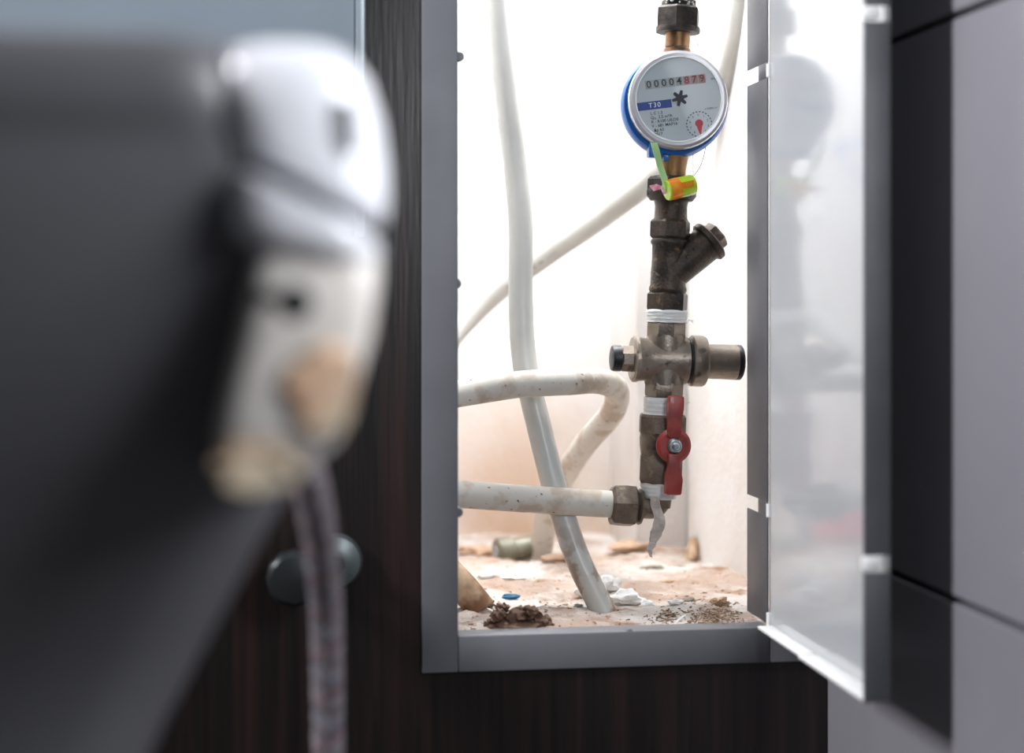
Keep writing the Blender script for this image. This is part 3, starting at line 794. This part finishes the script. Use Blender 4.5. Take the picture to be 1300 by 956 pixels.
#piece('stone', 645, 798, 24, 'stone_pink', 'pale pinkish pebble in front of the soil heap', 'stone', sd=17, sq=(1, 0.6, 0.4), group='stones on the recess floor')
piece('stone', 735, 775, 12, 'stone_grey', 'tiny dark pebble at the left of the tall pipe foot', 'stone', sd=18, sq=(1, 0.6, 0.4), group='stones on the recess floor')
# orange-brown stub leaning in the right corner
bm = bmesh.new(); q = P(878, 712, 0.34); q.z = fz(q.x, q.y) - 0.002
tube(bm, [q, P(879, 700, 0.345), P(880, 690, 0.35), P(881, 684, 0.353)], 0, 14, 6, rad=lambda u: 0.0065 - 0.003 * u)
tag(obj('rusty_stub', bm, M['pipe_dirty'], ground=True), 'orange-brown stub standing in the back right corner of the recess', 'stub')
# old fitting with short outlet
q = on(664, 706)
t = empty('old_fitting', q)
r = 0.0125
bm = bmesh.new(); lathe(bm, [(r * 0.8, -0.026), (r, -0.024), (r, -0.012), (r * 0.8, -0.010), (r * 0.8, 0.010), (r * 0.9, 0.012), (r * 0.9, 0.018), (r * 0.6, 0.020)], 24, axis_matrix((0, 0, r), (1, 0.25, 0.12)))
obj('body', bm, M['galv'], t)
bm = bmesh.new(); lathe(bm, [(r * 0.55, -0.0275), (r * 0.55, -0.025)], 20, axis_matrix((0, 0, r), (1, 0.25, 0.12)))
obj('end_plug', bm, M['steel'], t)
tag(t, 'old greenish-grey fitting lying on the rubble behind the tall pipe', 'pipe fitting')
# straw and chips
bm = bmesh.new()
for i in range(620):
    if i < 430: x, y = random.gauss(905, 26), random.gauss(788, 7)
    elif i < 520: x, y = random.gauss(845, 9), random.gauss(785, 4)
    else: x, y = random.uniform(590, 940), random.uniform(775, 800)
    if x > 944 or y > 800 or x < 585: continue
    p = on(x, y); hgt_ = max(0, 1 - ((x - 915) / 38) ** 2) * 0.007
    p.z += random.uniform(0, max(0.0006, hgt_))
    a = random.uniform(0, math.pi * 2); l = random.uniform(0.0008, 0.004)
    d_ = Vector((math.cos(a), math.sin(a), random.uniform(-0.2, 0.4))) * l
    tube(bm, [p, p + d_], random.uniform(0.0002, 0.0006), 4, smooth_path=False)
tag(obj('wood_chips', bm, M['straw'], smooth=False), 'scattered straw and wood chips by the front right corner of the recess', 'chips', kind='stuff')
bm = bmesh.new(); tube(bm, [P(857, 797, 0.03), P(860, 789, 0.032), P(866, 784, 0.034), P(870, 781, 0.036)], 0.0006, 6, 5)
tag(obj('straw', bm, M['foam'], ground=True), 'single pale straw sticking up in front of the chips', 'straw')
# grit
bm = bmesh.new()
for i in range(900):
    x = random.uniform(NL + 0.01, NR - 0.01); y = random.uniform(0.02, 0.42)
    rr = random.uniform(0.0004, 0.0016) * (1.6 if random.random() < 0.08 else 1)
    t_ = bmesh.new(); bmesh.ops.create_icosphere(t_, subdivisions=1, radius=rr)
    for v in t_.verts: v.co = Vector((v.co.x, v.co.y, v.co.z * 0.7)) * random.uniform(0.7, 1.2) + Vector((x, y, fz(x, y)))
    for f in t_.faces: bm.faces.new([bm.verts.new(v.co) for v in f.verts])
    t_.free()
tag(obj('grit', bm, M['stone_pink'], smooth=False), 'loose grit spread over the recess floor', 'grit', kind='stuff')

# seen only as reflections in the open door
q = P(548, 660, 0.43); q.z = fz(q.x, q.y)
bm = bmesh.new(); lathe(bm, [(0.025, 0.0), (0.027, 0.004), (0.027, 0.022), (0.022, 0.032), (0.008, 0.036)], 32)
for v in bm.verts: v.co.z -= 0.001
tag(obj('red_cap', bm, M['red_cap'], loc=Vector((0.147, 0.43, q.z))), 'red plastic cap on the recess floor, seen mirrored in the door', 'cap')
bm = bmesh.new()
tube(bm, [(NL + 0.001, 0.42, 0.150), (NL + 0.02, 0.44, 0.150), (NL + 0.050, 0.45, 0.146), (NL + 0.056, 0.45, 0.138), (NL + 0.030, 0.45, 0.115), (NL + 0.001, 0.43, 0.095)], 0.0022, 8, 8)
tag(obj('blue_cable', bm, M['blue'], ground=True), 'short blue cable loop on the recess side, seen mirrored in the door', 'cable')

# ------------------------------------------------------------------ foreground fixture on the left
YF = -0.60
ct = empty('toilet_cistern', P(150, 956, YF) )
o0 = ct.location.copy()
def cp(px, py, Y=YF): p = P(px, py, Y); return (p.x - o0.x, p.z - o0.z)
# body: stack of rounded sections, front leaning back towards the foot
rows = [(36, 285, 0.02), (42, 310, 0.006), (52, 325, 0.0), (90, 345, -0.005), (148, 360, -0.004), (162, 368, -0.0015), (200, 390, -0.001), (330, 420, 0.004), (450, 425, 0.014), (560, 395, 0.024), (620, 385, 0.032), (720, 335, 0.044), (866, 262, 0.06), (1000, 195, 0.07), (1100, 150, 0.07)]
bm = bmesh.new(); rings = []
for py, pr, back in rows:
    xr, z = cp(pr, py); xl = -0.36
    y0 = -0.005 + back; y1 = 0.13
    rr = 0.035
    ring = []
    for cx_, cy_, a0 in ((xr - rr, y0 + rr, -90), (xr - rr, y1 - rr, 0), (xl + rr, y1 - rr, 90), (xl + rr, y0 + rr, 180)):
        for k in range(9):
            a = R(a0 + k * 90 / 8); ring.append(bm.verts.new((cx_ + rr * math.cos(a), cy_ + rr * math.sin(a), z)))
    rings.append(ring)
n = len(rings[0])
for a, b in zip(rings, rings[1:]):
    for k in range(n): bm.faces.new((a[k], a[(k + 1) % n], b[(k + 1) % n], b[k]))
bm.faces.new(rings[0]); bm.faces.new(rings[-1][::-1])
obj('tank', bm, M['ceramic_shade'], ct, ang=60)
def part(name, poly, y0, y1, m, bev=0.006, rad=0.01, label=None):
    bm = bmesh.new(); prism(bm, rounded([cp(*p) for p in poly], rad, 6), y0, y1, bev, 4)
    o = obj(name, bm, M[m], ct, ang=50)
    if label: o['label'] = label
    return o
def loft(name, rows, yc, ry, m, label=None, e=2.4, seg=48):
    """rounded column: rows are (row, left, right, slant) in pixels of the plane YF; a slant tips the section down to the right"""
    bm = bmesh.new(); rings = []
    for py, pl, pr, sl, k in rows:
        xl, z = cp(pl, py); xr, _ = cp(pr, py); xc = (xl + xr) / 2; rx = (xr - xl) / 2
        ring = []
        for q in range(seg):
            a = 2 * math.pi * q / seg; ca, sa = math.cos(a), math.sin(a)
            dx = math.copysign(abs(ca) ** (2 / e), ca) * rx; dy = math.copysign(abs(sa) ** (2 / e), sa) * ry * k
            ring.append(bm.verts.new((xc + dx, yc + dy, z - sl * dx)))
        rings.append(ring)
    for a, b in zip(rings, rings[1:]):
        for q in range(seg): bm.faces.new((a[q], a[(q + 1) % seg], b[(q + 1) % seg], b[q]))
    bm.faces.new(rings[0]); bm.faces.new(rings[-1][::-1])
    o = obj(name, bm, M[m], ct, ang=70)
    if label: o['label'] = label
    return o
loft('lid', [(50, 330, 410, 0, .45), (54, 305, 432, 0, .7), (64, 280, 452, .02, .85), (90, 272, 472, .08, .95), (130, 268, 488, .2, 1), (170, 270, 496, .32, 1), (205, 275, 497, .45, 1), (226, 285, 495, .49, 1), (233, 292, 490, .5, .95)],
     0.022, 0.035, 'ceramic', 'glossy white rounded lid end', e=3.0)
loft('shoulder', [(256, 300, 470, .5, .9), (262, 290, 482, .48, 1), (276, 284, 486, .4, 1), (290, 284, 486, .3, 1), (312, 290, 484, .2, 1), (326, 305, 476, .16, .85)],
     0.022, 0.041, 'ceramic', 'glossy white shoulder under the lid', e=3.6)
loft('side_casing', [(318, 325, 482, .1, .9), (345, 318, 482, .1, 1), (420, 304, 472, .1, 1), (500, 286, 448, .15, 1), (545, 276, 430, .2, 1), (575, 272, 400, .2, .95), (598, 282, 380, .2, .7)],
     0.022, 0.037, 'ivory', e=6)
part('slot', [(424, 128), (448, 132), (450, 205), (430, 195)], -0.0135, 0.004, 'ceramic_shade', 0.001, 0.003)
part('inlet_block', [(375, 440), (430, 428), (452, 462), (440, 530), (420, 556), (352, 520)], -0.018, 0.05, 'cream', 0.006, 0.008, 'cream and orange inlet block')
part('foot_rim', [(275, 562), (340, 552), (388, 582), (376, 606), (310, 622), (268, 602)], -0.015, 0.05, 'cream', 0.008, 0.008, 'beige rounded lower rim')
bm = bmesh.new(); c = cp(374, 384); lathe(bm, [(0.0062, 0), (0.0062, 0.0145), (0.005, 0.0155)], 24, axis_matrix((c[0], 0.0, c[1]), (0, -1, 0)))
box(bm, (c[0] - 0.012, -0.015, c[1] - 0.001), (c[0], 0.0, c[1] + 0.004), 0.001)
tag(obj('lever_hole', bm, M['dark_chrome'], ct), 'dark round hole with slot')
part('inlet_block', [(375, 440), (430, 428), (452, 462), (440, 530), (420, 556), (352, 520)], -0.016, 0.05, 'cream', 0.006, 0.008, 'cream and orange inlet block')
part('foot_rim', [(275, 562), (340, 552), (388, 582), (376, 606), (310, 622), (268, 602)], -0.014, 0.05, 'cream', 0.008, 0.008, 'beige rounded lower rim')
tag(ct, 'large out-of-focus cistern in the left foreground, toned as in shade, with a glossy white rounded end', 'cistern')

# braided hose from the inlet block down out of the picture
hs = empty('braided_hose', P(418, 1100, -0.30))
path = [P(*p) - hs.location for p in [(372, 555, -0.445), (386, 590, -0.44), (399, 640, -0.41), (408, 700, -0.37), (414, 770, -0.33), (416, 860, -0.31), (417, 960, -0.30), (418, 1090, -0.30)]]
bm = bmesh.new(); tube(bm, path, 0.0070, 20, 14); obj('hose_core', bm, M['braid'], hs)
sp_ = spline(path, 24)
def strands(name, offs, sgn, m, rad=0.0006, step=1, gap=None):
    bm = bmesh.new()
    for o_ in offs:
        pts = []; prev = None
        for i, p in enumerate(sp_):
            d_ = (sp_[min(i + 1, len(sp_) - 1)] - sp_[max(i - 1, 0)]).normalized()
            a_ = d_.cross(Vector((0, 1, 0))).normalized() if prev is None else (prev - d_ * prev.dot(d_)).normalized()
            prev = a_; b2 = d_.cross(a_); an = o_ + sgn * i * 0.42
            pts.append(p + (a_ * math.cos(an) + b2 * math.sin(an)) * 0.0073)
        tube(bm, pts, rad, 4, smooth_path=False)
    o = obj(name, bm, M[m], hs)
    return o
tag(strands('braid', [k * math.pi / 5 for k in range(10)], 1, 'braid'), 'woven steel braid', kind='stuff')
tag(strands('braid', [k * math.pi / 5 for k in range(10)], -1, 'braid'), kind='stuff')
tag(strands('red_strand', [0.2], 1, 'fleck_red', 0.0006), 'red marker strand')
tag(strands('blue_strand', [0.9], -1, 'fleck_blue', 0.0006), 'blue marker strand')
tag(hs, 'steel braided flexible hose hanging below the cistern', 'hose')

# wall rosette and stop valve in the shadow
t = empty('wall_rosette', P(425, 712, 0.0))
bm = bmesh.new(); lathe(bm, [(0.0185, 0), (0.0185, 0.001), (0.0165, 0.006), (0.010, 0.009), (0.006, 0.0095)], 40, axis_matrix((0, 0, 0), (0, -1, 0)))
obj('plate', bm, M['chrome'], t)
bm = bmesh.new(); lathe(bm, [(0.006, 0.008), (0.006, 0.02)], 20, axis_matrix((0, 0, 0), (0, -1, 0))); obj('collar', bm, M['dark_chrome'], t)
tag(t, 'round metal wall rosette half hidden behind the braided hose', 'wall plate')
t = empty('stop_valve', P(372, 722, -0.0))
bm = bmesh.new(); lathe(bm, [(0.007, 0), (0.007, 0.03)], 20, axis_matrix((0, 0, 0), (0, -1, 0))); obj('stem', bm, M['dark_chrome'], t)
bm = bmesh.new(); lathe(bm, [(0.014, 0.028), (0.018, 0.030), (0.018, 0.044), (0.015, 0.048), (0.006, 0.050)], 12, axis_matrix((0, 0, 0), (0, -1, 0)))
obj('knob', bm, M['dark_chrome'], t)
tag(t, 'dark round stop valve knob in deep shadow left of the hose', 'valve')
